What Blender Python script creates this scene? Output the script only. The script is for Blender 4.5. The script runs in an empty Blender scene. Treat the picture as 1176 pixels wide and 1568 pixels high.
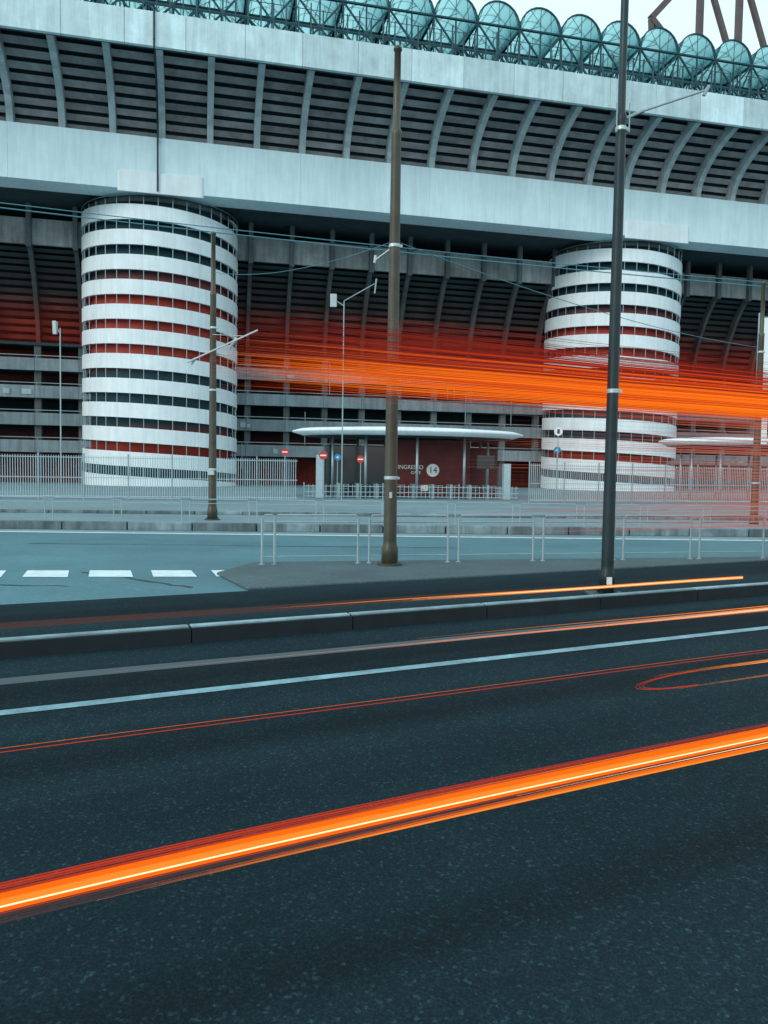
import bpy, math, random
from mathutils import Matrix, Vector
random.seed(7)
scene = bpy.context.scene
rad = math.radians

# ------------------------------------------------------------------ helpers
class MB:
    def __init__(s): s.v=[]; s.f=[]
    def box(s,x0,x1,y0,y1,z0,z1):
        n=len(s.v)
        s.v+=[(x0,y0,z0),(x1,y0,z0),(x1,y1,z0),(x0,y1,z0),(x0,y0,z1),(x1,y0,z1),(x1,y1,z1),(x0,y1,z1)]
        s.f+=[tuple(n+i for i in q) for q in ((0,3,2,1),(4,5,6,7),(0,1,5,4),(1,2,6,5),(2,3,7,6),(3,0,4,7))]
        return s
    def tube(s,p,q,r,n=6,r2=None):
        if r2 is None: r2=r
        p=Vector(p); q=Vector(q); d=(q-p)
        if d.length<1e-6: return s
        d.normalize()
        a=Vector((0,0,1)) if abs(d.z)<.9 else Vector((1,0,0))
        u=d.cross(a).normalized(); w=d.cross(u)
        b=len(s.v)
        for c,rr in ((p,r),(q,r2)):
            for i in range(n):
                t=2*math.pi*i/n+math.pi/n
                s.v.append(tuple(c+u*math.cos(t)*rr+w*math.sin(t)*rr))
        for i in range(n):
            j=(i+1)%n
            s.f.append((b+i,b+n+i,b+n+j,b+j))
        s.f.append(tuple(b+i for i in range(n))); s.f.append(tuple(b+n+i for i in reversed(range(n))))
        return s
    def path(s,pts,rs,n=4):
        b=len(s.v); m=len(pts)
        for k,(c,r) in enumerate(zip(pts,rs)):
            c=Vector(c); d=(Vector(pts[min(k+1,m-1)])-Vector(pts[max(k-1,0)])).normalized()
            a=Vector((0,0,1)) if abs(d.z)<.95 else Vector((1,0,0))
            u=d.cross(a).normalized(); w=d.cross(u)
            for i in range(n):
                t=2*math.pi*i/n
                s.v.append(tuple(c+u*math.cos(t)*r+w*math.sin(t)*r))
        for k in range(m-1):
            for i in range(n):
                j=(i+1)%n
                s.f.append((b+k*n+i,b+(k+1)*n+i,b+(k+1)*n+j,b+k*n+j))
        return s
    def lathe(s,cx,cy,prof,n=24):
        b=len(s.v); m=len(prof)
        for r,z in prof:
            for i in range(n):
                t=2*math.pi*i/n; s.v.append((cx+r*math.cos(t),cy+r*math.sin(t),z))
        for k in range(m-1):
            for i in range(n):
                j=(i+1)%n; s.f.append((b+k*n+i,b+k*n+j,b+(k+1)*n+j,b+(k+1)*n+i))
        s.f.append(tuple(b+i for i in reversed(range(n)))); s.f.append(tuple(b+(m-1)*n+i for i in range(n)))
        return s
    def prism(s,poly,z0,z1):
        b=len(s.v); n=len(poly)
        s.v+=[(x,y,z0) for x,y in poly]+[(x,y,z1) for x,y in poly]
        s.f.append(tuple(b+i for i in reversed(range(n)))); s.f.append(tuple(b+n+i for i in range(n)))
        for i in range(n):
            j=(i+1)%n; s.f.append((b+i,b+j,b+n+j,b+n+i))
        return s
    def extr(s,poly_yz,x0,x1):
        b=len(s.v); n=len(poly_yz)
        s.v+=[(x0,y,z) for y,z in poly_yz]+[(x1,y,z) for y,z in poly_yz]
        s.f.append(tuple(b+i for i in reversed(range(n)))); s.f.append(tuple(b+n+i for i in range(n)))
        for i in range(n):
            j=(i+1)%n; s.f.append((b+i,b+j,b+n+j,b+n+i))
        return s
    def obj(s,name,mat,parent=None,smooth=False,bevel=0):
        me=bpy.data.meshes.new(name); me.from_pydata(s.v,[],s.f); me.update()
        if smooth:
            me.polygons.foreach_set('use_smooth',[len(p.vertices)<=4 for p in me.polygons])
        me.materials.append(mat)
        o=bpy.data.objects.new(name,me); scene.collection.objects.link(o)
        if parent: o.parent=parent
        if bevel:
            m=o.modifiers.new('bev','BEVEL'); m.width=bevel; m.segments=2; m.limit_method='ANGLE'
        return o
def empty(name,loc=(0,0,0),rz=0):
    o=bpy.data.objects.new(name,None); o.location=loc; o.rotation_euler=(0,0,rz)
    scene.collection.objects.link(o); return o
def bez(P,t):
    a,b,c,d=P; u=1-t
    return tuple(u*u*u*a[i]+3*u*u*t*b[i]+3*u*t*t*c[i]+t*t*t*d[i] for i in range(2))

# ------------------------------------------------------------------ materials
def base(name):
    m=bpy.data.materials.new(name); m.use_nodes=True
    nt=m.node_tree; return m,nt,nt.nodes['Principled BSDF']
def N(nt,t,**k):
    n=nt.nodes.new(t)
    for a,b in k.items(): setattr(n,a,b)
    return n
def surf(name,col,rough=.8,var=.25,scale=1.0,streak=0.0,bump=.0,bscale=20,metal=0,island=0.0,spec=.4,speck=0,speck_scale=60,zones=None,lane=0,seams=0):
    m,nt,p=base(name); L=nt.links
    tc=N(nt,'ShaderNodeTexCoord')
    n1=N(nt,'ShaderNodeTexNoise'); n1.inputs['Scale'].default_value=scale; n1.inputs['Detail'].default_value=8; n1.inputs['Roughness'].default_value=.65
    L.new(tc.outputs['Object'],n1.inputs['Vector'])
    mr=N(nt,'ShaderNodeMapRange'); mr.inputs[1].default_value=.3; mr.inputs[2].default_value=.7
    mr.inputs[3].default_value=1-var; mr.inputs[4].default_value=1+var*.6
    L.new(n1.outputs['Fac'],mr.inputs[0]); fac=mr.outputs[0]
    def mul(a,b):
        k=N(nt,'ShaderNodeMath',operation='MULTIPLY'); L.new(a,k.inputs[0]); L.new(b,k.inputs[1]); return k.outputs[0]
    def mapr(src,a,b,c,d):
        r=N(nt,'ShaderNodeMapRange'); r.inputs[1].default_value=a; r.inputs[2].default_value=b; r.inputs[3].default_value=c; r.inputs[4].default_value=d
        L.new(src,r.inputs[0]); return r.outputs[0]
    if streak:
        mp=N(nt,'ShaderNodeMapping'); mp.inputs['Scale'].default_value=(1.3,1.3,.09); L.new(tc.outputs['Object'],mp.inputs[0])
        n2=N(nt,'ShaderNodeTexNoise'); n2.inputs['Scale'].default_value=1.6; n2.inputs['Detail'].default_value=7; n2.inputs['Roughness'].default_value=.7
        L.new(mp.outputs[0],n2.inputs['Vector'])
        fac=mul(fac,mapr(n2.outputs['Fac'],.4,.65,1.05,1-streak))
    if island:
        g=N(nt,'ShaderNodeNewGeometry'); fac=mul(fac,mapr(g.outputs['Random Per Island'],0,1,1-island,1+island*.4))
    if lane:   # light and dark bands along the carriageway, painted in for passing-car blur
        mp=N(nt,'ShaderNodeMapping'); mp.vector_type='TEXTURE'; mp.inputs['Rotation'].default_value=(0,0,rad(26.5)); L.new(tc.outputs['Object'],mp.inputs[0])
        m2=N(nt,'ShaderNodeMapping'); m2.inputs['Scale'].default_value=(.02,.75,1); L.new(mp.outputs[0],m2.inputs[0])
        n5=N(nt,'ShaderNodeTexNoise'); n5.inputs['Scale'].default_value=1; n5.inputs['Detail'].default_value=3; L.new(m2.outputs[0],n5.inputs['Vector'])
        fac=mul(fac,mapr(n5.outputs['Fac'],.35,.65,1-lane,1+lane))
    if speck:
        n4=N(nt,'ShaderNodeTexNoise'); n4.inputs['Scale'].default_value=speck_scale; n4.inputs['Detail'].default_value=2; n4.inputs['Roughness'].default_value=.9
        L.new(tc.outputs['Object'],n4.inputs['Vector'])
        fac=mul(fac,mapr(n4.outputs['Fac'],.45,.75,1-speck*.2,1+speck))
        vo=N(nt,'ShaderNodeTexVoronoi'); vo.inputs['Scale'].default_value=speck_scale*.8; L.new(tc.outputs['Object'],vo.inputs['Vector'])
        sx=N(nt,'ShaderNodeSeparateXYZ'); L.new(vo.outputs['Color'],sx.inputs[0])
        fac=mul(fac,mapr(sx.outputs[0],.88,1,1,1+speck*1.3))
    vm=N(nt,'ShaderNodeVectorMath',operation='SCALE'); vm.inputs[0].default_value=col[:3]
    if zones:  # colour bands by height, used to paint red trail glow into surfaces
        sp=N(nt,'ShaderNodeSeparateXYZ'); L.new(tc.outputs['Object'],sp.inputs[0])
        cr=N(nt,'ShaderNodeValToRGB'); e=cr.color_ramp.elements
        e[0].position=zones[0][0]/30; e[0].color=(*zones[0][1],1); e[1].position=zones[-1][0]/30; e[1].color=(*zones[-1][1],1)
        for z,c in zones[1:-1]:
            q=e.new(z/30); q.color=(*c,1)
        L.new(mapr(sp.outputs['Z'],0,30,0,1),cr.inputs[0]); L.new(cr.outputs[0],vm.inputs[0])
    L.new(fac,vm.inputs['Scale']); L.new(vm.outputs[0],p.inputs['Base Color'])
    p.inputs['Roughness'].default_value=rough; p.inputs['Metallic'].default_value=metal
    p.inputs['Specular IOR Level'].default_value=spec
    if bump:
        nb=N(nt,'ShaderNodeTexNoise'); nb.inputs['Scale'].default_value=bscale; nb.inputs['Detail'].default_value=5
        L.new(tc.outputs['Object'],nb.inputs['Vector'])
        bp=N(nt,'ShaderNodeBump'); bp.inputs['Strength'].default_value=bump; bp.inputs['Distance'].default_value=.02
        L.new(nb.outputs['Fac'],bp.inputs['Height']); L.new(bp.outputs[0],p.inputs['Normal'])
    return m
def emis(name,col,st):
    m,nt,p=base(name)
    p.inputs['Base Color'].default_value=(0,0,0,1); p.inputs['Emission Color'].default_value=(*col,1); p.inputs['Emission Strength'].default_value=st
    p.inputs['Specular IOR Level'].default_value=0
    m.cycles.emission_sampling='NONE'
    return m

M_beam=surf('concrete_pale',(.68,.87,.93),.85,.12,.18,streak=.08,island=.05,bump=.1,bscale=6)
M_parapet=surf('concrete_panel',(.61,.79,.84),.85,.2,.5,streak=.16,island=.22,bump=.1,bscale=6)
M_rib=surf('concrete_rib',(.38,.47,.50),.85,.18,.6,streak=.15,island=.15)
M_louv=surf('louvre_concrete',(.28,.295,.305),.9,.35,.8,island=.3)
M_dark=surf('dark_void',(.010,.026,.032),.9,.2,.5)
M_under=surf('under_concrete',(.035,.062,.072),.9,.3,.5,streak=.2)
TE=(.02,.045,.053); RD=(.34,.046,.028)  # RD is red-brown wall colour with the orange trail glow painted in
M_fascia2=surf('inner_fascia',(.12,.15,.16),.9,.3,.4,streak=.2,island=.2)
M_ribin=surf('inner_rib',(.13,.16,.17),.9,.3,.4,streak=.2,island=.2,zones=[(13,(.26,.05,.04)),(17,(.26,.05,.04)),(20.5,(.09,.08,.082)),(25,(.07,.10,.11))])  # red lower band paints the trail glow onto the ribs
M_louvin=surf('inner_louvre',(.1,.1,.1),.9,.35,.4,island=.3,zones=[(13,(.36,.04,.024)),(18,(.32,.035,.024)),(21,(.07,.05,.05)),(25,(.022,.045,.05))])  # red glow of the trails painted into the lower louvres
M_redwall=surf('red_brown_wall_painted_glow',(.16,.045,.035),.9,.35,.3,streak=.2,zones=[(0,(.26,.04,.03)),(4.5,(.26,.04,.03)),(6.5,TE),(11,TE),(13,RD),(19,RD),(22,TE),(29,TE)])  # red-brown wall whose red bands also carry painted-in trail glow
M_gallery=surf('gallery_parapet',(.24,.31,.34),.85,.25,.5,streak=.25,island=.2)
M_white=surf('white_ramp_paint',(.78,.87,.91),.6,.08,.5,streak=.08)
M_core=surf('tower_core',(.035,.05,.055),.7,.3,.6,zones=[(0,(.03,.10,.12)),(2.2,(.03,.10,.12)),(3.2,(.46,.06,.038)),(5.2,(.42,.055,.038)),(6.4,(.025,.08,.1)),(11.5,(.03,.08,.1)),(12.6,(.45,.055,.035)),(19.8,(.38,.05,.035)),(22,(.02,.07,.085)),(29,(.02,.07,.085))])  # red bands are the trails' haze painted into the core colour
M_steelteal=surf('teal_steel',(.008,.065,.085),.5,.2,1,metal=.1)
M_raildark=surf('railing_steel',(.04,.09,.11),.5,.2,2,metal=.3)
M_rust=surf('girder_red_oxide',(.12,.09,.09),.7,.25,1)
M_gal=surf('galvanised_steel',(.32,.42,.45),.4,.15,3,metal=.5)
M_fence=surf('fence_paint',(.40,.54,.59),.5,.1,3)
M_rail=surf('barrier_paint',(.34,.45,.49),.45,.15,3,metal=.2)
M_pole=surf('pole_paint',(.085,.082,.062),.4,.3,2.5,metal=.2,streak=.25)
M_poledk=surf('dark_pole_paint',(.022,.042,.05),.4,.3,2.5,metal=.3,streak=.2)
M_asph=surf('asphalt_dark',(.0085,.0225,.0295),.85,.22,.35,bump=.45,bscale=70,speck=1.0,speck_scale=75,spec=.10,lane=.42)
M_asph2=surf('asphalt_worn',(.085,.20,.24),.8,.28,.22,bump=.3,bscale=40,speck=.2,speck_scale=25)
M_ground=surf('plaza_asphalt',(.18,.275,.31),.85,.22,.15,speck=.2,speck_scale=8)
M_pave=surf('pavement',(.075,.12,.135),.85,.25,.6,bump=.2,bscale=30,speck=.3,speck_scale=30)
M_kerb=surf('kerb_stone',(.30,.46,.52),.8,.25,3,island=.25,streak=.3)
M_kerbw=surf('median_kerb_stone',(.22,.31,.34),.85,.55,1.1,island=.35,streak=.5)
M_kerbdk=surf('kerb_face_dark',(.010,.018,.023),.85,.3,3,island=.2)  # face much darker than the kerb top
M_paint=surf('road_paint_white',(.22,.40,.47),.6,.45,2.5,speck=.2)
M_paintb=surf('road_paint_fresh',(.70,.86,.90),.6,.2,4)
M_signw=surf('sign_white',(.8,.85,.86),.4,.05,3)
M_signr=surf('sign_red',(.55,.04,.03),.4,.1,3)
M_signb=surf('sign_blue',(.02,.25,.5),.4,.1,3)
M_maroon=surf('maroon_panel',(.13,.022,.022),.6,.25,1.2)
M_glass=surf('dark_glazing',(.015,.035,.04),.15,.1,1,spec=.8)
M_clamp=surf('clamp_metal',(.5,.6,.62),.4,.1,3,metal=.4)

m,nt,p=base('polycarbonate_skin'); L=nt.links
p.inputs['Base Color'].default_value=(.16,.50,.56,1); p.inputs['Roughness'].default_value=.35
tr=N(nt,'ShaderNodeBsdfTranslucent'); tr.inputs[0].default_value=(.50,.92,.95,1)
mx=N(nt,'ShaderNodeMixShader'); mx.inputs[0].default_value=.65
L.new(p.outputs[0],mx.inputs[1]); L.new(tr.outputs[0],mx.inputs[2]); L.new(mx.outputs[0],nt.nodes['Material Output'].inputs[0])
M_poly=m

# ------------------------------------------------------------------ stadium
ST=empty('football_stadium',(-22.7,78.5,0),rad(13.5))
T0,T1=-55,150
RS=4.6; R0=.4
ribs=[R0+RS*k for k in range(-12,33)]
BT=34.15
mb=MB(); x=T0
while x<T1:
    mb.box(x,x+13.79,0,3,29,BT); x+=13.8
mb.obj('ring_beam',M_beam,ST,bevel=.03)
MB().box(T0,T1,.1,2.9,29.1,BT-.1).obj('ring_beam_core',M_dark,ST)
mb=MB()
for t in (.3,55):
    mb.prism([(t-4.1,-.003),(t-3.9,-.16),(t+3.9,-.16),(t+4.1,-.003)],28.7,30.7)
mb.obj('tower_bearing_blocks',M_white,ST,bevel=.05)
PU=[(.9,BT),(.7,37.0),(-2.2,39.1),(-6.3,40.3)]
mb=MB()
for t in ribs:
    out=[];inn=[]
    for k in range(13):
        y,z=bez(PU,k/12); y2,z2=bez(PU,min(1,k/12+.02)); y1,z1=bez(PU,max(0,k/12-.02))
        d=Vector((y2-y1,z2-z1)).normalized(); nx,nz=-d.y,d.x
        if nx>0: nx,nz=-nx,-nz
        w=.85
        out.append((y+nx*w,z+nz*w)); inn.append((y-nx*.3,z-nz*.3))
    for k in range(12):
        mb.extr([out[k],out[k+1],inn[k+1],inn[k]],t-.3,t+.3)
mb.obj('upper_ribs',M_rib,ST)
mb=MB(); md=MB(); n=9
for k in range(n):
    a=bez(PU,(k+.12)/n); b=bez(PU,(k+.74)/n)
    for i in range(len(ribs)-1):
        mb.extr([a,(a[0]+.02,a[1]+.02),(b[0]+.25,b[1]+.05),(b[0]-.12,b[1]-.05)],ribs[i]+.303,ribs[i+1]-.303)
for k in range(n):
    a=bez(PU,k/n); b=bez(PU,(k+1)/n)
    md.extr([(a[0]+.5,a[1]+.3),(b[0]+.5,b[1]+.3),(b[0]+.8,b[1]+.5),(a[0]+.8,a[1]+.5)],T0,T1)
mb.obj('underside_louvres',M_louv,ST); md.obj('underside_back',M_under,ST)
PZ=39.3
mb=MB(); x=T0
while x<T1:
    mb.box(x,x+5.22,-7,-6.6,PZ,PZ+3); x+=5.25
mb.obj('parapet_panels',M_parapet,ST,bevel=.03)
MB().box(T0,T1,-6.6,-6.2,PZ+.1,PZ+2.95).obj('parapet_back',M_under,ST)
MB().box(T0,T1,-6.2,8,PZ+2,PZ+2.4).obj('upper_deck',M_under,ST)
mb=MB(); x=T0
k=0
while x<T1:
    mb.box(x-.06,x+.06,-6.85,-6.73,PZ+3,PZ+(5.4 if k%4 else 5.9))
    x+=1.15; k+=1
for z in (PZ+3.7,PZ+5.3): mb.tube((T0,-6.8,z),(T1,-6.8,z),.035,4)
mb.obj('parapet_railing',M_raildark,ST)
mb=MB().tube((.0,-.28,28.9),(.0,-.28,BT+.2),.09,8)
pts=[bez(PU,k/8) for k in range(9)]
mb.path([(0,y-1.0,z-.5) for y,z in pts],[.09]*9,6)
mb.tube((0,-7.12,PZ-.2),(0,-7.12,PZ+3.2),.09,8)
mb.obj('rain_downpipe',M_poledk,ST)
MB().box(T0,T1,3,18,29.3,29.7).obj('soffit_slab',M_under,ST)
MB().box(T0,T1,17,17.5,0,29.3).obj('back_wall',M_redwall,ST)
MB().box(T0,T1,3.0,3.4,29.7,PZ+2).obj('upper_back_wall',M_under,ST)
mb=MB(); x=T0+.4
while x<T1:
    mb.box(x,x+4.56,8.7,9.1,25.2,27.9); x+=4.6
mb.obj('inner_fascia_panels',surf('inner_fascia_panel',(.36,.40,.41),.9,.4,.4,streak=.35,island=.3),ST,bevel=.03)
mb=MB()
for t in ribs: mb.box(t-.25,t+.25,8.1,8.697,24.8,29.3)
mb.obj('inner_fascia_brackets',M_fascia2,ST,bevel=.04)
PL=[(14,15.2),(13.5,19),(11.5,23),(9.2,25.2)]
mb=MB(); ml=MB()
for t in ribs:
    pp=[bez(PL,k/8) for k in range(9)]
    for k in range(8):
        a,b=pp[k],pp[k+1]
        mb.extr([(a[0]-.8,a[1]),(b[0]-.8,b[1]),(b[0]+.1,b[1]),(a[0]+.1,a[1])],t-.22,t+.22)
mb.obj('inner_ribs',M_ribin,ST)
for k in range(14):
    a=bez(PL,k/14); b=bez(PL,(k+.55)/14)
    ml.extr([(a[0],a[1]),(b[0]-.1,b[1]),(b[0]+.2,b[1]),(a[0]+.3,a[1])],T0,T1)
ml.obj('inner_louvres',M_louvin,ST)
mb=MB(); ms=MB(); mc=MB(); mr=MB()
for z in (3.4,6.4,9.4,12.4):
    x=T0
    while x<T1:
        mb.box(x,x+4.57,12,12.2,z,z+1.35); x+=4.6
    ms.box(T0,T1,12.2,17,z-.003,z+.3)
    mr.tube((T0,12.1,z+1.65),(T1,12.1,z+1.65),.05,6)
    for t in ribs: mr.tube((t,12.1,z+1.35),(t,12.1,z+1.65),.03,4)
for t in ribs: mc.box(t-.35,t+.35,12.6,13.3,0,15.2)
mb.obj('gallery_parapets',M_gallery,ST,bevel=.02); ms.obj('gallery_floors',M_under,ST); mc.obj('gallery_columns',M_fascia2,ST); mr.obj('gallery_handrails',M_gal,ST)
MB().box(T0,T1,12.3,17,15.2,15.5).obj('gallery_roof',M_under,ST)
rr_=random.Random(11); mb=MB(); mg=MB()
for i in range(60):
    t=rr_.uniform(-30,110); z=rr_.choice((3.4,6.4,9.4,12.4))
    if rr_.random()<.5: mb.box(t,t+rr_.uniform(.3,1.0),11.9,11.997,z+.35,z+rr_.uniform(.6,1.0))
    else: mg.tube((t,11.9,z-1.5),(t,11.9,z+rr_.uniform(1,2.5)),.05,6)
mb.obj('gallery_notice_boards',M_rib,ST); mg.obj('gallery_pipes',M_gal,ST)
# roof
vs=5.9; crown=63.4; spring=60.3
vt=[53.9+vs*k for k in range(-16,13)]
ms=MB(); mr=MB(); mt=MB()
H=crown-spring; W=vs/2
YA,YB=18,48
for t in vt:
    seg=12
    def arc(i,s=1.0,dz=0):
        a=math.pi*i/seg; return (t-math.cos(a)*W*s, spring+math.sin(a)*H*s+dz)
    b=len(ms.v)
    for y in (YA,YB):
        for i in range(seg+1):
            xx,zz=arc(i,.97); ms.v.append((xx,y,zz))
    for i in range(seg): ms.f.append((b+i,b+i+1,b+seg+2+i,b+seg+1+i))
    y=YA-.05
    while y<=YB:
        for i in range(seg):
            a=arc(i);c=arc(i+1); mr.tube((a[0],y,a[1]),(c[0],y,c[1]),.13 if y<YA else .06,4)
        y+=3.0
    for i in range(1,seg,2):
        a=arc(i,.985); mr.tube((a[0],YA,a[1]),(a[0],YB,a[1]),.05,4)
    for j in range(5):
        for i in range(0,seg,4):
            a=arc(i,.99); c=arc(i+4,.99)
            mr.tube((a[0],YA+j*6,a[1]),(c[0],YA+j*6+3,c[1]),.04,3)
            mr.tube((c[0],YA+j*6+3,c[1]),(a[0],YA+j*6+6,a[1]),.04,3)
    X=t-W
    mt.tube((X,YA,spring),(X,YB,spring),.2,6); mt.tube((X,YA,spring-3.6),(X,YB,spring-3.6),.2,6)
    for j in range(10):
        y0=YA+j*3
        mt.tube((X,y0,spring),(X,y0,spring-3.6),.10,4)
        mt.tube((X,y0,spring-3.6 if j%2 else spring),(X,y0+3,spring if j%2 else spring-3.6),.10,4)
    for y in (YA,YA+9,YA+18):
        for i in (3,6,9):
            a=arc(i); mt.tube((t-W if i<6 else (t+W if i>6 else t),y,spring-.2),(a[0],y,a[1]),.05,4)
        mt.tube((t-W,y,spring),(t+W,y,spring),.08,4)
for y in (YA,YA+6,YA+12,YA+20,YA+28):
    for z in (spring,spring-3.6,spring-6.5): mt.tube((vt[0]-W,y,z),(vt[-1]+W,y,z),.2,6)
    for i,t in enumerate(vt):
        for q in range(2):
            a=t-W+q*W; b=a+W
            mt.tube((a,y,spring),(b,y,spring-3.6),.14,4) if q==0 else mt.tube((a,y,spring-3.6),(b,y,spring),.14,4)
            mt.tube((a,y,spring-6.5),(b,y,spring-3.6),.14,4); mt.tube((a,y,spring-3.6),(b,y,spring-6.5),.14,4)
            mt.tube((a,y,spring),(a,y,spring-6.5),.13,4)
ms.obj('roof_vault_skins',M_poly,ST,smooth=True); mr.obj('roof_vault_ribs',M_steelteal,ST); mt.obj('roof_space_trusses',M_steelteal,ST)
mb=MB()
for t in (0,54.5,109):
    mb.lathe(t,26,[(3.5,29.7),(3.5,53.8)],24)
mb.obj('roof_pylons',M_rib,ST)
MB().box(T0,T1,50,50.6,0,60).obj('far_stand_wall',M_dark,ST)
MB().box(T0,T1,24,50,51,51.5).obj('upper_stand_roof',M_dark,ST)
mb=MB()
y=30
mb.box(79,140,y-.5,y+.5,82,83.2); mb.box(72,140,y-.4,y+.4,64.5,65.4)
mb.tube((71.5,y,72),(81,y,82.6),.65,4); mb.tube((72,y,65),(71.5,y,72),.45,4)
mb.tube((71.5,y,72),(79,y,65),.6,4)
t=80
while t<138:
    mb.tube((t,y,65),(t,y,82.5),.6,4)
    mb.tube((t,y,82.5),(t+7,y,65),.5,4)
    t+=7
mb.obj('roof_girder',M_rust,ST)

# ------------------------------------------------------------------ spiral ramp towers
def tower(loc,zt=28.4):
    E=empty('spiral_ramp_tower',loc,rad(13.5)); R=8.2; pitch=2.45; hb=1.48
    mb=MB(); seg=64
    total=zt+pitch
    nst=int(total/pitch*seg)
    for i in range(nst+1):
        a=-2*math.pi*i/seg + math.pi
        z=i/seg*pitch-pitch
        c,s=math.cos(a),math.sin(a)
        zb=min(max(z,0),zt-.02); zz=min(max(z+hb,0.01),zt)
        ring=[(c*R,s*R,zb),(c*R,s*R,zz),(c*(R-.25),s*(R-.25),zz),(c*(R-.25),s*(R-.25),zb)]
        b=len(mb.v); mb.v+=ring
        if i and zz-zb>.03:
            for k in range(4):
                j=(k+1)%4; mb.f.append((b-4+k,b-4+j,b+j,b+k))
    mb.obj('spiral_parapet_band',M_white,E)
    mf=MB()
    for i in range(nst+1):
        a=-2*math.pi*i/seg + math.pi; z=i/seg*pitch-pitch
        c,s=math.cos(a),math.sin(a); z=min(max(z,0),zt-.3)
        mf.v+=[(c*(R-.26),s*(R-.26),z+.02),(c*(R-1.0),s*(R-1.0),z+.02),(c*(R-1.0),s*(R-1.0),z+.25),(c*(R-.26),s*(R-.26),z+.25)]
        if i:
            b=4*i
            for k in range(4):
                j=(k+1)%4; mf.f.append((b-4+k,b-4+j,b+j,b+k))
    mf.obj('ramp_slab',M_core,E)
    MB().lathe(0,0,[(R-.9,0),(R-.9,zt)],48).obj('core_drum',M_core,E,smooth=True)
    mp=MB()
    for i in range(36):
        a=2*math.pi*i/36; c,s=math.cos(a)*(R-.12),math.sin(a)*(R-.12)
        mp.tube((c,s,0),(c,s,zt+.3),.05,4)
    mp.obj('mullions',M_gal,E)
    mt=MB(); mt.lathe(0,0,[(R-.6,zt),(R-.6,zt+.58)],48); mt.obj('top_slab',M_fascia2,E,smooth=True)
    mh=MB()
    for k in range(48):
        a=2*math.pi*k/48; b=2*math.pi*(k+1)/48
        mh.tube((math.cos(a)*R,math.sin(a)*R,zt+.45),(math.cos(b)*R,math.sin(b)*R,zt+.45),.05,4)
    mh.obj('top_rail',M_gal,E)
    return E
a=rad(13.5); u=Vector((math.cos(a),math.sin(a),0)); nn=Vector((-math.sin(a),math.cos(a),0)); O=Vector((-22.7,78.5,0))
tower(O+u*0+nn*8.9); tower(O+u*54.5+nn*8.9)

# ------------------------------------------------------------------ ground
MB().box(-1500,1500,-400,3000,-.5,0).obj('ground',M_ground)
ang=rad(26.5); V=Vector((math.cos(ang),math.sin(ang),0)); S=Vector((-math.sin(ang),math.cos(ang),0))
def rp(v,s): q=V*v+S*s; return (q.x,q.y)
def sheet(name,pts,z,mat):
    me=bpy.data.meshes.new(name); me.from_pydata([(x,y,z) for x,y in pts],[],[tuple(range(len(pts)))]); me.materials.append(mat)
    o=bpy.data.objects.new(name,me); scene.collection.objects.link(o); return o
sheet('road',[rp(-150,-25),rp(250,-25),rp(250,12.3),rp(-150,12.3)],.008,M_asph)
sheet('side_road',[(-60,9),(60,12),(60,26.5),(-60,20.8)],.004,M_asph2)
def rbox(mb,v0,v1,s0,s1,z0,z1):
    mb.prism([rp(v0,s0),rp(v1,s0),rp(v1,s1),rp(v0,s1)],z0,z1)
K=empty('kerb'); a1=MB(); a2=MB(); v=-40
while v<90:
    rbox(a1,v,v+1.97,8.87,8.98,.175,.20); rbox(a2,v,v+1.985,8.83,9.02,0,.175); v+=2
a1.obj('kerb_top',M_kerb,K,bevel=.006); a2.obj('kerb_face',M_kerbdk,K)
RM=empty('road_marking')
sheet('edge_line',[rp(-60,6.82),rp(120,6.82),rp(120,6.96),rp(-60,6.96)],.012,M_paint).parent=RM
sheet('lane_line',[(-40,21.75),(40,25.3),(40,25.55),(-40,22.0)],.012,M_paintb).parent=RM
for i in range(9):
    x=-12.0+i*1.12; y=14.2+(x+6.9)*.13
    if x+.85<-2.0:
        sheet('crossing_bar',[(x,y-.45),(x+.78,y-.38),(x+.45,y+.50),(x-.3,y+.42)],.012,M_paintb).parent=RM
M_seal=surf('bitumen_seal',(.02,.06,.075),.6,.2,2)
rs=random.Random(3)
def seal(p,q,w,n=14,amp=.08):
    p=Vector((*p,0));q=Vector((*q,0)); d=(q-p).normalized(); s=Vector((-d.y,d.x,0)); L1=[];L2=[]
    for i in range(n+1):
        c=p.lerp(q,i/n)+s*rs.uniform(-amp,amp); ww=w*rs.uniform(.5,1.2); L1.append((c+s*ww)[:2]); L2.append((c-s*ww)[:2])
    return sheet('crack_seal',L1+L2[::-1],.010,M_seal)
CS=empty('road_repair_seal')
for p_,q_,w_ in (((-5.6,14.6),(-3.2,12.9),.05),((-9,19.8),(2,20.3),.03),((-9,12.6),(-5.2,12.9),.03)):
    seal(p_,q_,w_).parent=CS
G=empty('drain_cover',(*rp(-1.6,3.55),0),ang); mb=MB()
for i in range(7): mb.box(-.25,.25,-.2+i*.062,-.17+i*.062,.010,.016)
mb.box(-.28,-.25,-.22,.22,.010,.018).box(.25,.28,-.22,.22,.010,.018); mb.obj('grate',M_kerbdk,G)
poly=[(-2.2,12.68),rp(17.9,12.32),(11.3,19.35),(-2.7,16.2),(-3.1,14.5)]
MB().prism(poly,0,.06).obj('pavement',M_pave,bevel=.03)
MD=empty('median'); a1=MB(); x=-50
while x<60:
    y=24.9+.06*x; a1.prism([(x,y),(x+1.96,y+.118),(x+1.96,y+.4),(x,y+.28)],0,.26); x+=2
a1.obj('kerb_blocks',M_kerbw,MD,bevel=.02)
MB().prism([(-50,22.2),(60,28.8),(60,31.9),(-50,25.3)],0,.2).obj('median_surface',M_ground,MD)
a1=MB(); x=-50
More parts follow.
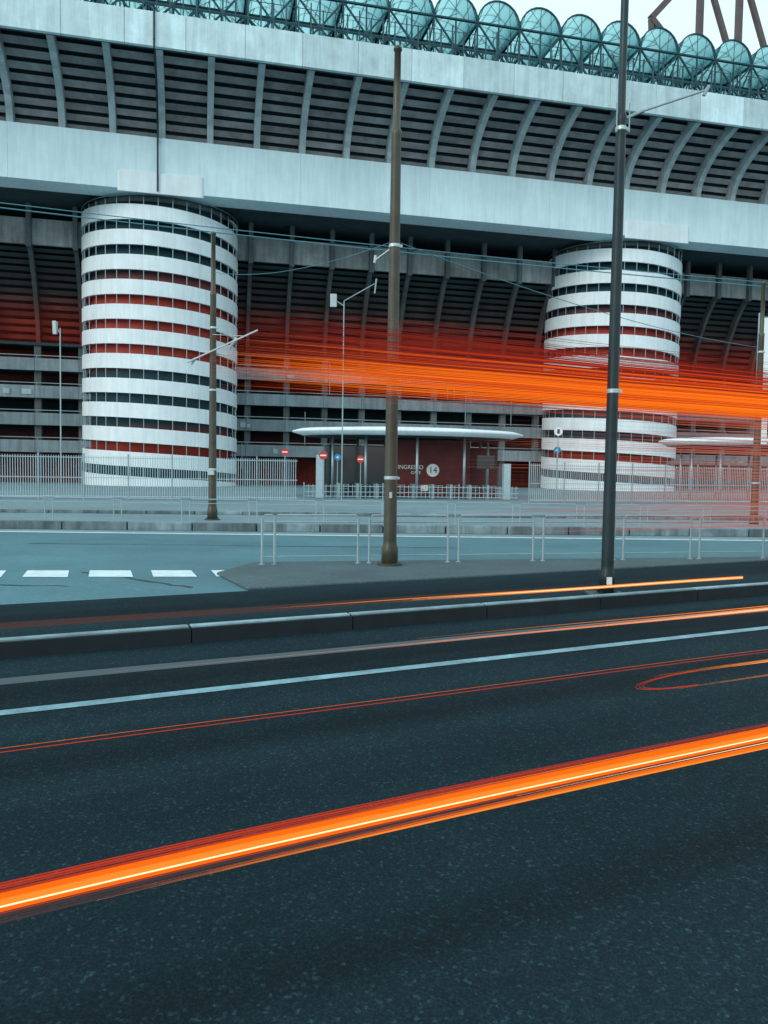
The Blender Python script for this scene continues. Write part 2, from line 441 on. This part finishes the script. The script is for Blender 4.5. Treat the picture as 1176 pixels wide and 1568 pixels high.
while x<60:
    y=33.8+.08*x; a1.prism([(x,y),(x+1.96,y+.157),(x+1.96,y+.4),(x,y+.25)],0,.14); x+=2
a1.obj('far_kerb_blocks',M_kerbw,MD,bevel=.02)

# ------------------------------------------------------------------ pedestrian barriers
def barrier(x0,y0,dx,dy,n,L,gap,h,z0=0,r=.022,low=True):
    E=empty('pedestrian_barrier'); d=Vector((dx,dy,0)).normalized(); p=Vector((x0,y0,z0)); mb=MB()
    for i in range(n):
        a=p; b=p+d*L
        mb.path([a,a+Vector((0,0,h-.06)),a+d*.06+Vector((0,0,h)),b-d*.06+Vector((0,0,h)),b+Vector((0,0,h-.06)),b],[r]*6,6)
        mb.tube(a+Vector((0,0,h-.14)),b+Vector((0,0,h-.14)),r*.6,6)
        if low: mb.tube(a+Vector((0,0,.16)),b+Vector((0,0,.16)),r*.4,6)
        for e in (a,b): mb.tube(e,e+Vector((0,0,.015)),.06,8)
        mb.tube(b+Vector((0,0,h-.05)),b+d*gap+Vector((0,0,h-.05)),.012,4)
        p=p+d*(L+gap)
    mb.obj('rails',M_rail,E); return E
barrier(-2.45,15.75,11.4,2.75,1,.25,0,1.0,.06,.025)
barrier(-2.2,15.81,11.4,2.75,6,1.72,.24,1.0,.06,.025)
barrier(-32,23.6,1,.06,38,1.9,.25,.78,.2,.018,False)

# ------------------------------------------------------------------ stadium fence
def fence(P,Q,h,sp=.14):
    E=empty('perimeter_fence'); P=Vector(P);Q=Vector(Q); L=(Q-P).length; d=(Q-P)/L
    mb=MB(); mp=MB(); k=0
    x=0
    while x<L:
        c=P+d*x
        if k%18==0: mp.tube((c.x,c.y,0),(c.x,c.y,h+.12),.055,4)
        else: mb.tube((c.x,c.y,.12),(c.x,c.y,h),.022,4)
        x+=sp; k+=1
    for z in (.2,h*.5,h-.12): mb.tube((P.x,P.y,z),(Q.x,Q.y,z),.03,4)
    mb.obj('bars',M_fence,E); mp.obj('posts',M_gal,E)
fence((-45,41.2,0),(-5.4,48.6,0),2.6)
fence((9.5,51.5,0),(50,61.5,0),2.6)
fence((-5.4,52.6,0),(9.5,55.5,0),1.0,.3)

# ------------------------------------------------------------------ entrance canopy
def canopy(loc,rx,ry,z,rz):
    E=empty('entrance_canopy',loc,rz)
    n=64; mb=MB(); prof=[(.90,z-.30),(1.0,z-.05),(1.0,z+.06),(.93,z+.22),(.6,z+.36),(.2,z+.42)]
    for r,zz in prof:
        for i in range(n):
            t=2*math.pi*i/n; mb.v.append((math.cos(t)*r*rx,math.sin(t)*r*ry,zz))
    for k in range(len(prof)-1):
        for i in range(n):
            j=(i+1)%n; mb.f.append((k*n+i,k*n+j,(k+1)*n+j,(k+1)*n+i))
    mb.f.append(tuple((len(prof)-1)*n+i for i in range(n)))
    mb.obj('roof_disc',M_white,E,smooth=True)
    mu=MB(); b=[(math.cos(2*math.pi*i/n)*.9*rx,math.sin(2*math.pi*i/n)*.9*ry) for i in range(n)]
    mu.prism(b,z-.34,z-.302).obj('soffit',M_under,E)
    mc=MB()
    for i in range(10):
        t=2*math.pi*(i+.5)/10; mc.tube((math.cos(t)*.7*rx,math.sin(t)*.7*ry,0),(math.cos(t)*.7*rx,math.sin(t)*.7*ry,z-.34),.10,10)
    mc.obj('columns',M_gal,E,smooth=True)
    return E
C=canopy((1.8,59,0),8.7,5,4.75,rad(8))
MB().box(-1.6,4.6,-.5,2.2,0,4.3).obj('ticket_hall',M_maroon,C,bevel=.03)
MB().box(-6.2,-1.7,.2,2.2,0,3.8).obj('turnstile_block',M_glass,C,bevel=.03)
MB().box(4.7,7,.4,2.2,0,3.8).obj('side_block',M_maroon,C,bevel=.03)
mb=MB()
for i in range(9):
    x=-5.6+i*1.35; mb.box(x,x+.18,-3.2,-1.8,0,1.05)
    for z in (.35,.65,.95): mb.tube((x+.18,-2.5,z),(x+.9,-2.5,z+.0),.025,6)
mb.obj('turnstiles',M_gal,C)
mb=MB().box(-7.1,-6.55,-3.4,-2.9,0,3.0).box(6.4,6.9,-3.4,-2.9,0,2.6)
mb.obj('gate_pillars',M_fence,C,bevel=.02)
def text(body,size,loc,parent,mat,name):
    cu=bpy.data.curves.new('t','FONT'); cu.body=body; cu.size=size; cu.extrude=.01; cu.align_x='CENTER'; cu.align_y='CENTER'
    o=bpy.data.objects.new('t',cu); scene.collection.objects.link(o)
    bpy.context.view_layer.update()
    me=bpy.data.meshes.new_from_object(o.evaluated_get(bpy.context.evaluated_depsgraph_get()))
    bpy.data.objects.remove(o)
    me.materials.clear(); me.materials.append(mat)
    q=bpy.data.objects.new(name,me); scene.collection.objects.link(q); q.parent=parent; q.location=loc; q.rotation_euler=(math.pi/2,0,0)
text('INGRESSO',.42,(.05,-.56,2.25),C,M_signw,'lettering')
text('GATE',.30,(.45,-.56,1.85),C,M_signw,'lettering')
mb=MB().tube((1.75,-.55,2.05),(1.75,-.50,2.05),.48,28); mb.obj('gate_number_disc',M_signw,C)
text('14',.66,(1.75,-.575,2.05),C,M_glass,'gate_number')
MB().box(.85,1.45,-.55,-.5,.5,.95).obj('notice_panel',M_signw,C)
MB().box(4.6,5.9,-2.6,-2.5,2.2,3.2).box(5.2,5.3,-2.5,-2.4,0,2.2).obj('info_board',M_glass,C)
canopy((29,65,0),6.5,4,4.7,rad(8))
B=empty('bright_panel_mast',(27.0,57.5,0),rad(-10))  # invented mast with white panel, stands in for a bright vertical shape
MB().tube((0,0,0),(0,0,13.8),.08,8).tube((0,0,13.5),(.9,0,13.5),.03,6).tube((0,0,4.3),(.9,0,4.3),.03,6).obj('mast',M_gal,B)
MB().box(.12,.82,-.02,.02,4.35,13.45).obj('bright_panel',M_signw,B)

# ------------------------------------------------------------------ traffic signs
def sign(x,y,z,kind,r=.3):
    E=empty('traffic_sign',(x,y,0),rad(random.uniform(-8,8)))
    MB().tube((0,.04,0),(0,.04,z+r),.03,8).obj('post',M_gal,E)
    MB().tube((0,-.02,z),(0,0.0,z),r,24).obj('plate',{'no':M_signr,'blue':M_signb,'white':M_signw}[kind],E)
    if kind=='no': MB().box(-r*.7,r*.7,-.035,-.022,z-r*.17,z+r*.17).obj('bar',M_signw,E)
    if kind=='blue': MB().tube((0,-.03,z),(0,-.022,z),r*.5,3).obj('arrow',M_signw,E)
    if kind=='white': MB().box(-r*.3,r*.3,-.035,-.022,z-r*.5,z+r*.5).obj('symbol',M_glass,E)
sign(-6.3,49.5,3.05,'no',.24); sign(-4,51,2.9,'no',.28); sign(-3.1,51.5,2.8,'blue',.22); sign(-1.6,52,2.7,'no',.25)
sign(12.1,55,4.9,'white',.3); sign(12.1,55.2,3.6,'blue',.25)

# ------------------------------------------------------------------ poles
def pole(name,x,y,h,r0,r1,mat,z0=0,step=None,collars=()):
    E=empty(name,(x,y,z0)); hs=step or h*.8
    prof=[(r0*1.25,0),(r0*1.25,.35),(r0*1.05,.42),(r0,.5)]
    rs=r0+(r1-r0)*.55
    prof+=[(rs,hs),(rs*1.06,hs+.02),(rs*1.06,hs+.10),(rs*.78,hs+.14),(r1,h-.06),(r1*1.3,h-.05),(r1*1.3,h),(r1*.5,h+.05)]
    MB().lathe(0,0,prof,20).obj('shaft',mat,E,smooth=True)
    mb=MB()
    for z in collars:
        rr=r0+(rs-r0)*min(1,z/hs)
        mb.lathe(0,0,[(rr+.005,z),(rr+.012,z+.01),(rr+.012,z+.06),(rr+.005,z+.07)],20)
        mb.box(rr,rr+.05,-.03,.03,z+.01,z+.06)
    if collars: mb.obj('clamps',M_clamp,E)
    mb=MB(); mb.lathe(0,0,[(r0*1.9,0),(r0*1.9,.04),(r0*1.25,.05)],20)
    for i in range(4):
        t=math.pi/4+i*math.pi/2; mb.tube((math.cos(t)*r0*1.6,math.sin(t)*r0*1.6,.04),(math.cos(t)*r0*1.6,math.sin(t)*r0*1.6,.09),.02,6)
    mb.obj('base_flange',mat,E)
    return E
p=pole('tram_wire_pole',.13,16,10.3,.135,.065,M_pole,.06,8.6,(1.75,6.4))
mb=MB(); mb.tube((0,0,6.45),(-.4,.2,6.2),.012,6); mb.tube((-.4,.2,6.15),(-.38,.2,6.3),.03,8); mb.box(-.03,.03,-.16,-.12,1.38,1.5); mb.obj('bracket',M_clamp,p)
p=pole('tram_wire_pole',-5.9,26.9,9.7,.14,.07,M_pole,.2,7.6,(1.7,4.4,6.5))
mb=MB()
mb.tube((-.85,-.1,5.35),(1.55,-.2,6.45),.03,6); mb.tube((-.5,.1,5.75),(.5,.1,5.65),.025,6); mb.tube((.55,0,5.85),(.8,0,6.2),.05,8)
mb.tube((-.75,0,5.3),(-.6,0,5.5),.05,8); mb.tube((0,-.1,6.3),(1.2,-.15,6.25),.012,4)
mb.box(-.10,.10,-.3,-.15,1.55,1.7)
mb.obj('insulator_arm',M_clamp,p)
p=pole('street_lamp',3.68,12.8,11.6,.10,.06,M_poledk,0,7.6,(3.3,7.45))
mb=MB(); mb.tube((0,0,7.62),(.35,0,7.78),.03,6); mb.tube((.30,0,7.76),(1.35,0,8.12),.018,6); mb.tube((1.3,0,8.03),(1.38,0,8.18),.028,8)
mb.tube((-.1,-.1,7.4),(-.1,-.1,7.85),.012,4); mb.tube((.1,-.1,7.4),(.1,-.1,7.85),.012,4)
mb.tube((0,0,11.5),(.9,-.1,11.9),.03,8); mb.box(.8,1.5,-.2,.05,11.86,11.98); mb.obj('arm_and_lamp_head',M_gal,p)
MB().box(-.04,.04,-.15,-.12,.2,.32).obj('inspection_plate',M_signw,p)
MB().prism([(-.3,-.25),(.3,-.25),(.3,.25),(-.3,.25)],0.012,.04).obj('footing',M_pave,p)
pole('tram_wire_pole',14,29.6,9.2,.14,.07,M_pole,0,7.2,(1.7,6.6))
def mast(x,y,h,heads,arm=None):
    E=empty('floodlight_mast',(x,y,0)); mb=MB().tube((0,0,0),(0,0,h),.05,8,.035)
    mh=MB()
    for dx,dz,w in heads:
        mb.tube((0,0,h-.3),(dx,0,h+dz),.03,6)
        mh.extr([(-.1,h+dz-.5),(.1,h+dz-.45),(.18,h+dz+.3),(-.18,h+dz+.3)],dx-w,dx+w)
    if arm:
        mb.tube((0,0,h),arm,.03,6); mb.tube((arm[0],arm[1],arm[2]-.6),(arm[0]+.1,arm[1],arm[2]+.3),.05,6)
    mb.obj('mast_shaft',M_gal,E); mh.obj('lamp_heads',M_clamp,E,bevel=.03)
mast(-2.7,49.5,12.5,[(-.65,.1,.2)],(1.9,0,13.6))
mast(-19.8,48,10.3,[(-.3,.1,.12)])
W=empty('overhead_tram_wires'); mb=MB()
def wire(a,b,sag,r=.012):
    pts=[]
    for i in range(17):
        t=i/16; q=Vector(a).lerp(Vector(b),t); q.z-=sag*4*t*(1-t); pts.append(q)
    mb.path(pts,[r]*17,4)
wire((-5.9,26.9,8.6),(.13,16,6.6),.3,.008); wire((.13,16,6.6),(14,29.6,6.8),.3,.01)
wire((-40,36,16),(60,50,12),1.0,.03); wire((-40,36.6,16.4),(60,50.6,12.4),1.0,.025)
mb.obj('wires',surf('wire_teal',(.06,.22,.27),.5,.1,1),W)

# ------------------------------------------------------------------ light trails along the carriageway (solid glowing strands)
E_core=emis('strand_core',(1,.74,.44),1.6); E_or=emis('strand_orange',(1,.165,.008),1.0); E_or2=emis('strand_amber',(1,.27,.03),1.1)
E_red=emis('strand_red',(.62,.045,.010),1); E_dim=emis('strand_dim',(.20,.018,.012),1); E_grey=emis('strand_grey',(.09,.14,.16),1)
E_pink=emis('strand_rose',(.75,.28,.20),.9); E_veil=emis('strand_veil',(.48,.13,.09),1); E_brown=emis('strand_brown',(.07,.045,.045),1)
def strands(parent,name,mat,n,s,z,v0,v1,ds,dz,r,fade=0,endfade=0,skew=0,uni=False,bend=0,vb=3.0):
    mb=MB()
    for i in range(n):
        g=(random.uniform(-1.7,1.7) if uni else max(-2.2,min(2.2,random.gauss(0,1))))
        if skew: g=abs(g)*skew
        ss=s+random.gauss(0,ds); zz=z+g*dz; a=v0+random.random()**1.2*fade; b=v1-random.random()*endfade
        rr=r*random.uniform(.6,1.4); m=90; pts=[];rs=[]
        for k in range(m+1):
            v=a+(b-a)*(k/m)**1.5; q=V*v+S*ss
            dzb=-bend*(max(0,vb-v)/vb)**2 if v>-1 else -bend*(((vb+1)/vb)**2+2*(vb+1)/vb/vb*(-1-v))
            pts.append((q.x,q.y,zz+dzb+.002*math.sin(v*1.7+1)))
            f=1
            if fade: f=min(1,(v-a)/(1+fade*.6)+.02)
            if endfade: f=min(f,(b-v)/(1+endfade*.5)+.02)
            rs.append(max(.0002,rr*f))
        mb.path(pts,rs,4)
    mb.obj(name,mat,parent)
E=empty('light_trail')
strands(E,'amber_strands',E_or2,95,10.3,3.35,3.0,45,.03,.08,.0045,7)
strands(E,'orange_strands',E_or,230,10.3,3.40,2.5,45,.05,.14,.0042,5)
strands(E,'red_strands',E_red,200,10.3,3.47,2.4,45,.05,.22,.0032,6)
strands(E,'dim_strands',E_dim,210,10.3,3.62,2.4,24,.05,.26,.0032,3,endfade=12)
strands(E,'veil_strands',E_veil,260,10.35,2.05,6.0,45,.06,.62,.0028,7,uni=True)
E=empty('light_trail')
bd=dict(bend=.045)
strands(E,'core_strands',E_core,6,2.76,.608,-9,45,.001,.0018,.0016,**bd)
strands(E,'thin_core',E_core,2,2.76,.580,.8,45,.001,.0012,.0012,2.5,**bd)
strands(E,'amber_near_core',E_or2,34,2.775,.606,-9,45,.003,.0065,.0014,**bd)
strands(E,'amber_strands',E_or2,30,2.8,.596,-9,45,.004,.010,.0015,3,**bd)
strands(E,'orange_strands',E_or,130,2.81,.594,-9,45,.006,.017,.0015,6,skew=1,uni=True,**bd)
strands(E,'orange_upper',E_or,60,2.81,.606,.2,45,.006,.022,.0014,3.5,skew=1,uni=True,**bd)
strands(E,'orange_under',E_or,60,2.80,.596,-7,45,.004,.015,.0013,3,skew=-1,uni=True,**bd)
strands(E,'low_amber',E_or2,5,2.78,.540,.1,45,.002,.002,.0015,1.2,**bd)
strands(E,'low_orange',E_or,26,2.79,.545,.4,45,.003,.007,.0013,2.5,uni=True,**bd)
strands(E,'red_veil',E_red,70,2.83,.600,-9,6,.006,.030,.0007,0,endfade=4,uni=True,**bd)
strands(E,'brown_veil',E_brown,60,2.84,.560,-9,6,.006,.030,.0008,0,endfade=5,uni=True,**bd)
E=empty('light_trail')
strands(E,'red_strands',E_or,1,3.92,.70,-12,45,.002,.001,.0014)
strands(E,'low_red',E_red,2,3.92,.685,-12,45,.002,.004,.0011)
E=empty('light_trail')
strands(E,'core_strands',E_core,2,3.67,.70,4.4,45,.001,.002,.0024,1.5)
strands(E,'orange_strands',E_or2,16,3.68,.698,3.8,45,.004,.006,.0024,1.4)
strands(E,'low_orange',E_or2,7,3.68,.60,4.0,45,.004,.003,.0018,2.5)
mb=MB()
for j in range(3):
    c=[]
    for k in range(15):
        a=math.pi/2+math.pi*k/14; v=4.2+math.cos(a)*(.5+.03*j); z=.650+math.sin(a)*(.046+.002*j); q=V*v+S*3.68; c.append((q.x,q.y,z))
    mb.path(c,[.0011]*15,4)
mb.obj('hook_strands',E_red,E)
E=empty('light_trail')
strands(E,'core_strands',E_core,4,6.9,.70,3.5,8.6,.003,.005,.006,4)
strands(E,'amber_strands',E_or2,18,6.9,.70,1.5,8.6,.005,.008,.0045,6)
strands(E,'brown_strands',E_brown,16,6.9,.70,-14,7,.006,.014,.003,3,endfade=4)
E=empty('light_trail')
strands(E,'grey_strands',E_grey,45,5.15,.70,-14,8,.004,.010,.003,3,endfade=5,uni=True)
strands(E,'rose_strands',E_pink,18,5.15,.70,.5,45,.008,.012,.0032,6)
strands(E,'amber_strands',E_or2,20,5.15,.70,2,45,.008,.014,.0032,6)
strands(E,'core_strands',E_core,4,5.13,.70,4.0,45,.002,.005,.003,6)

# ------------------------------------------------------------------ light
w=bpy.data.worlds.new('World'); scene.world=w; w.use_nodes=True; nt=w.node_tree
bg=nt.nodes['Background']; sky=nt.nodes.new('ShaderNodeTexSky'); sky.sky_type='NISHITA'; sky.sun_disc=False
el,az=rad(24),rad(-135)
sky.sun_elevation=el; sky.sun_rotation=az; sky.air_density=1.2; sky.dust_density=3.5; sky.ozone_density=2
mixc=nt.nodes.new('ShaderNodeMix'); mixc.data_type='RGBA'; mixc.inputs[0].default_value=.80
nt.links.new(sky.outputs[0],mixc.inputs[6]); mixc.inputs[7].default_value=(8.5,10.7,11.2,1)
nt.links.new(mixc.outputs[2],bg.inputs[0]); bg.inputs[1].default_value=.12
sd=Vector((math.sin(az)*math.cos(el),math.cos(az)*math.cos(el),math.sin(el)))
sl=bpy.data.lights.new('sun','SUN'); sl.energy=.9; sl.angle=rad(25); sl.color=(1,.98,.95)
so=bpy.data.objects.new('sun',sl); scene.collection.objects.link(so); so.rotation_euler=(-sd).to_track_quat('-Z','Y').to_euler(); so.location=(-20,-30,60)

# ------------------------------------------------------------------ camera
cd=bpy.data.cameras.new('camera'); cam=bpy.data.objects.new('camera',cd); scene.collection.objects.link(cam)
cd.sensor_fit='VERTICAL'; cd.sensor_height=36; cd.lens=27.55; cd.clip_end=6000; cd.clip_start=.05
cam.matrix_world=Matrix.Translation((0,0,2.0))@Matrix.Rotation(rad(90-3.05),4,'X')@Matrix.Rotation(rad(.9),4,'Z')
scene.camera=cam
scene.view_settings.view_transform='Standard'; scene.view_settings.look='None'; scene.view_settings.exposure=0
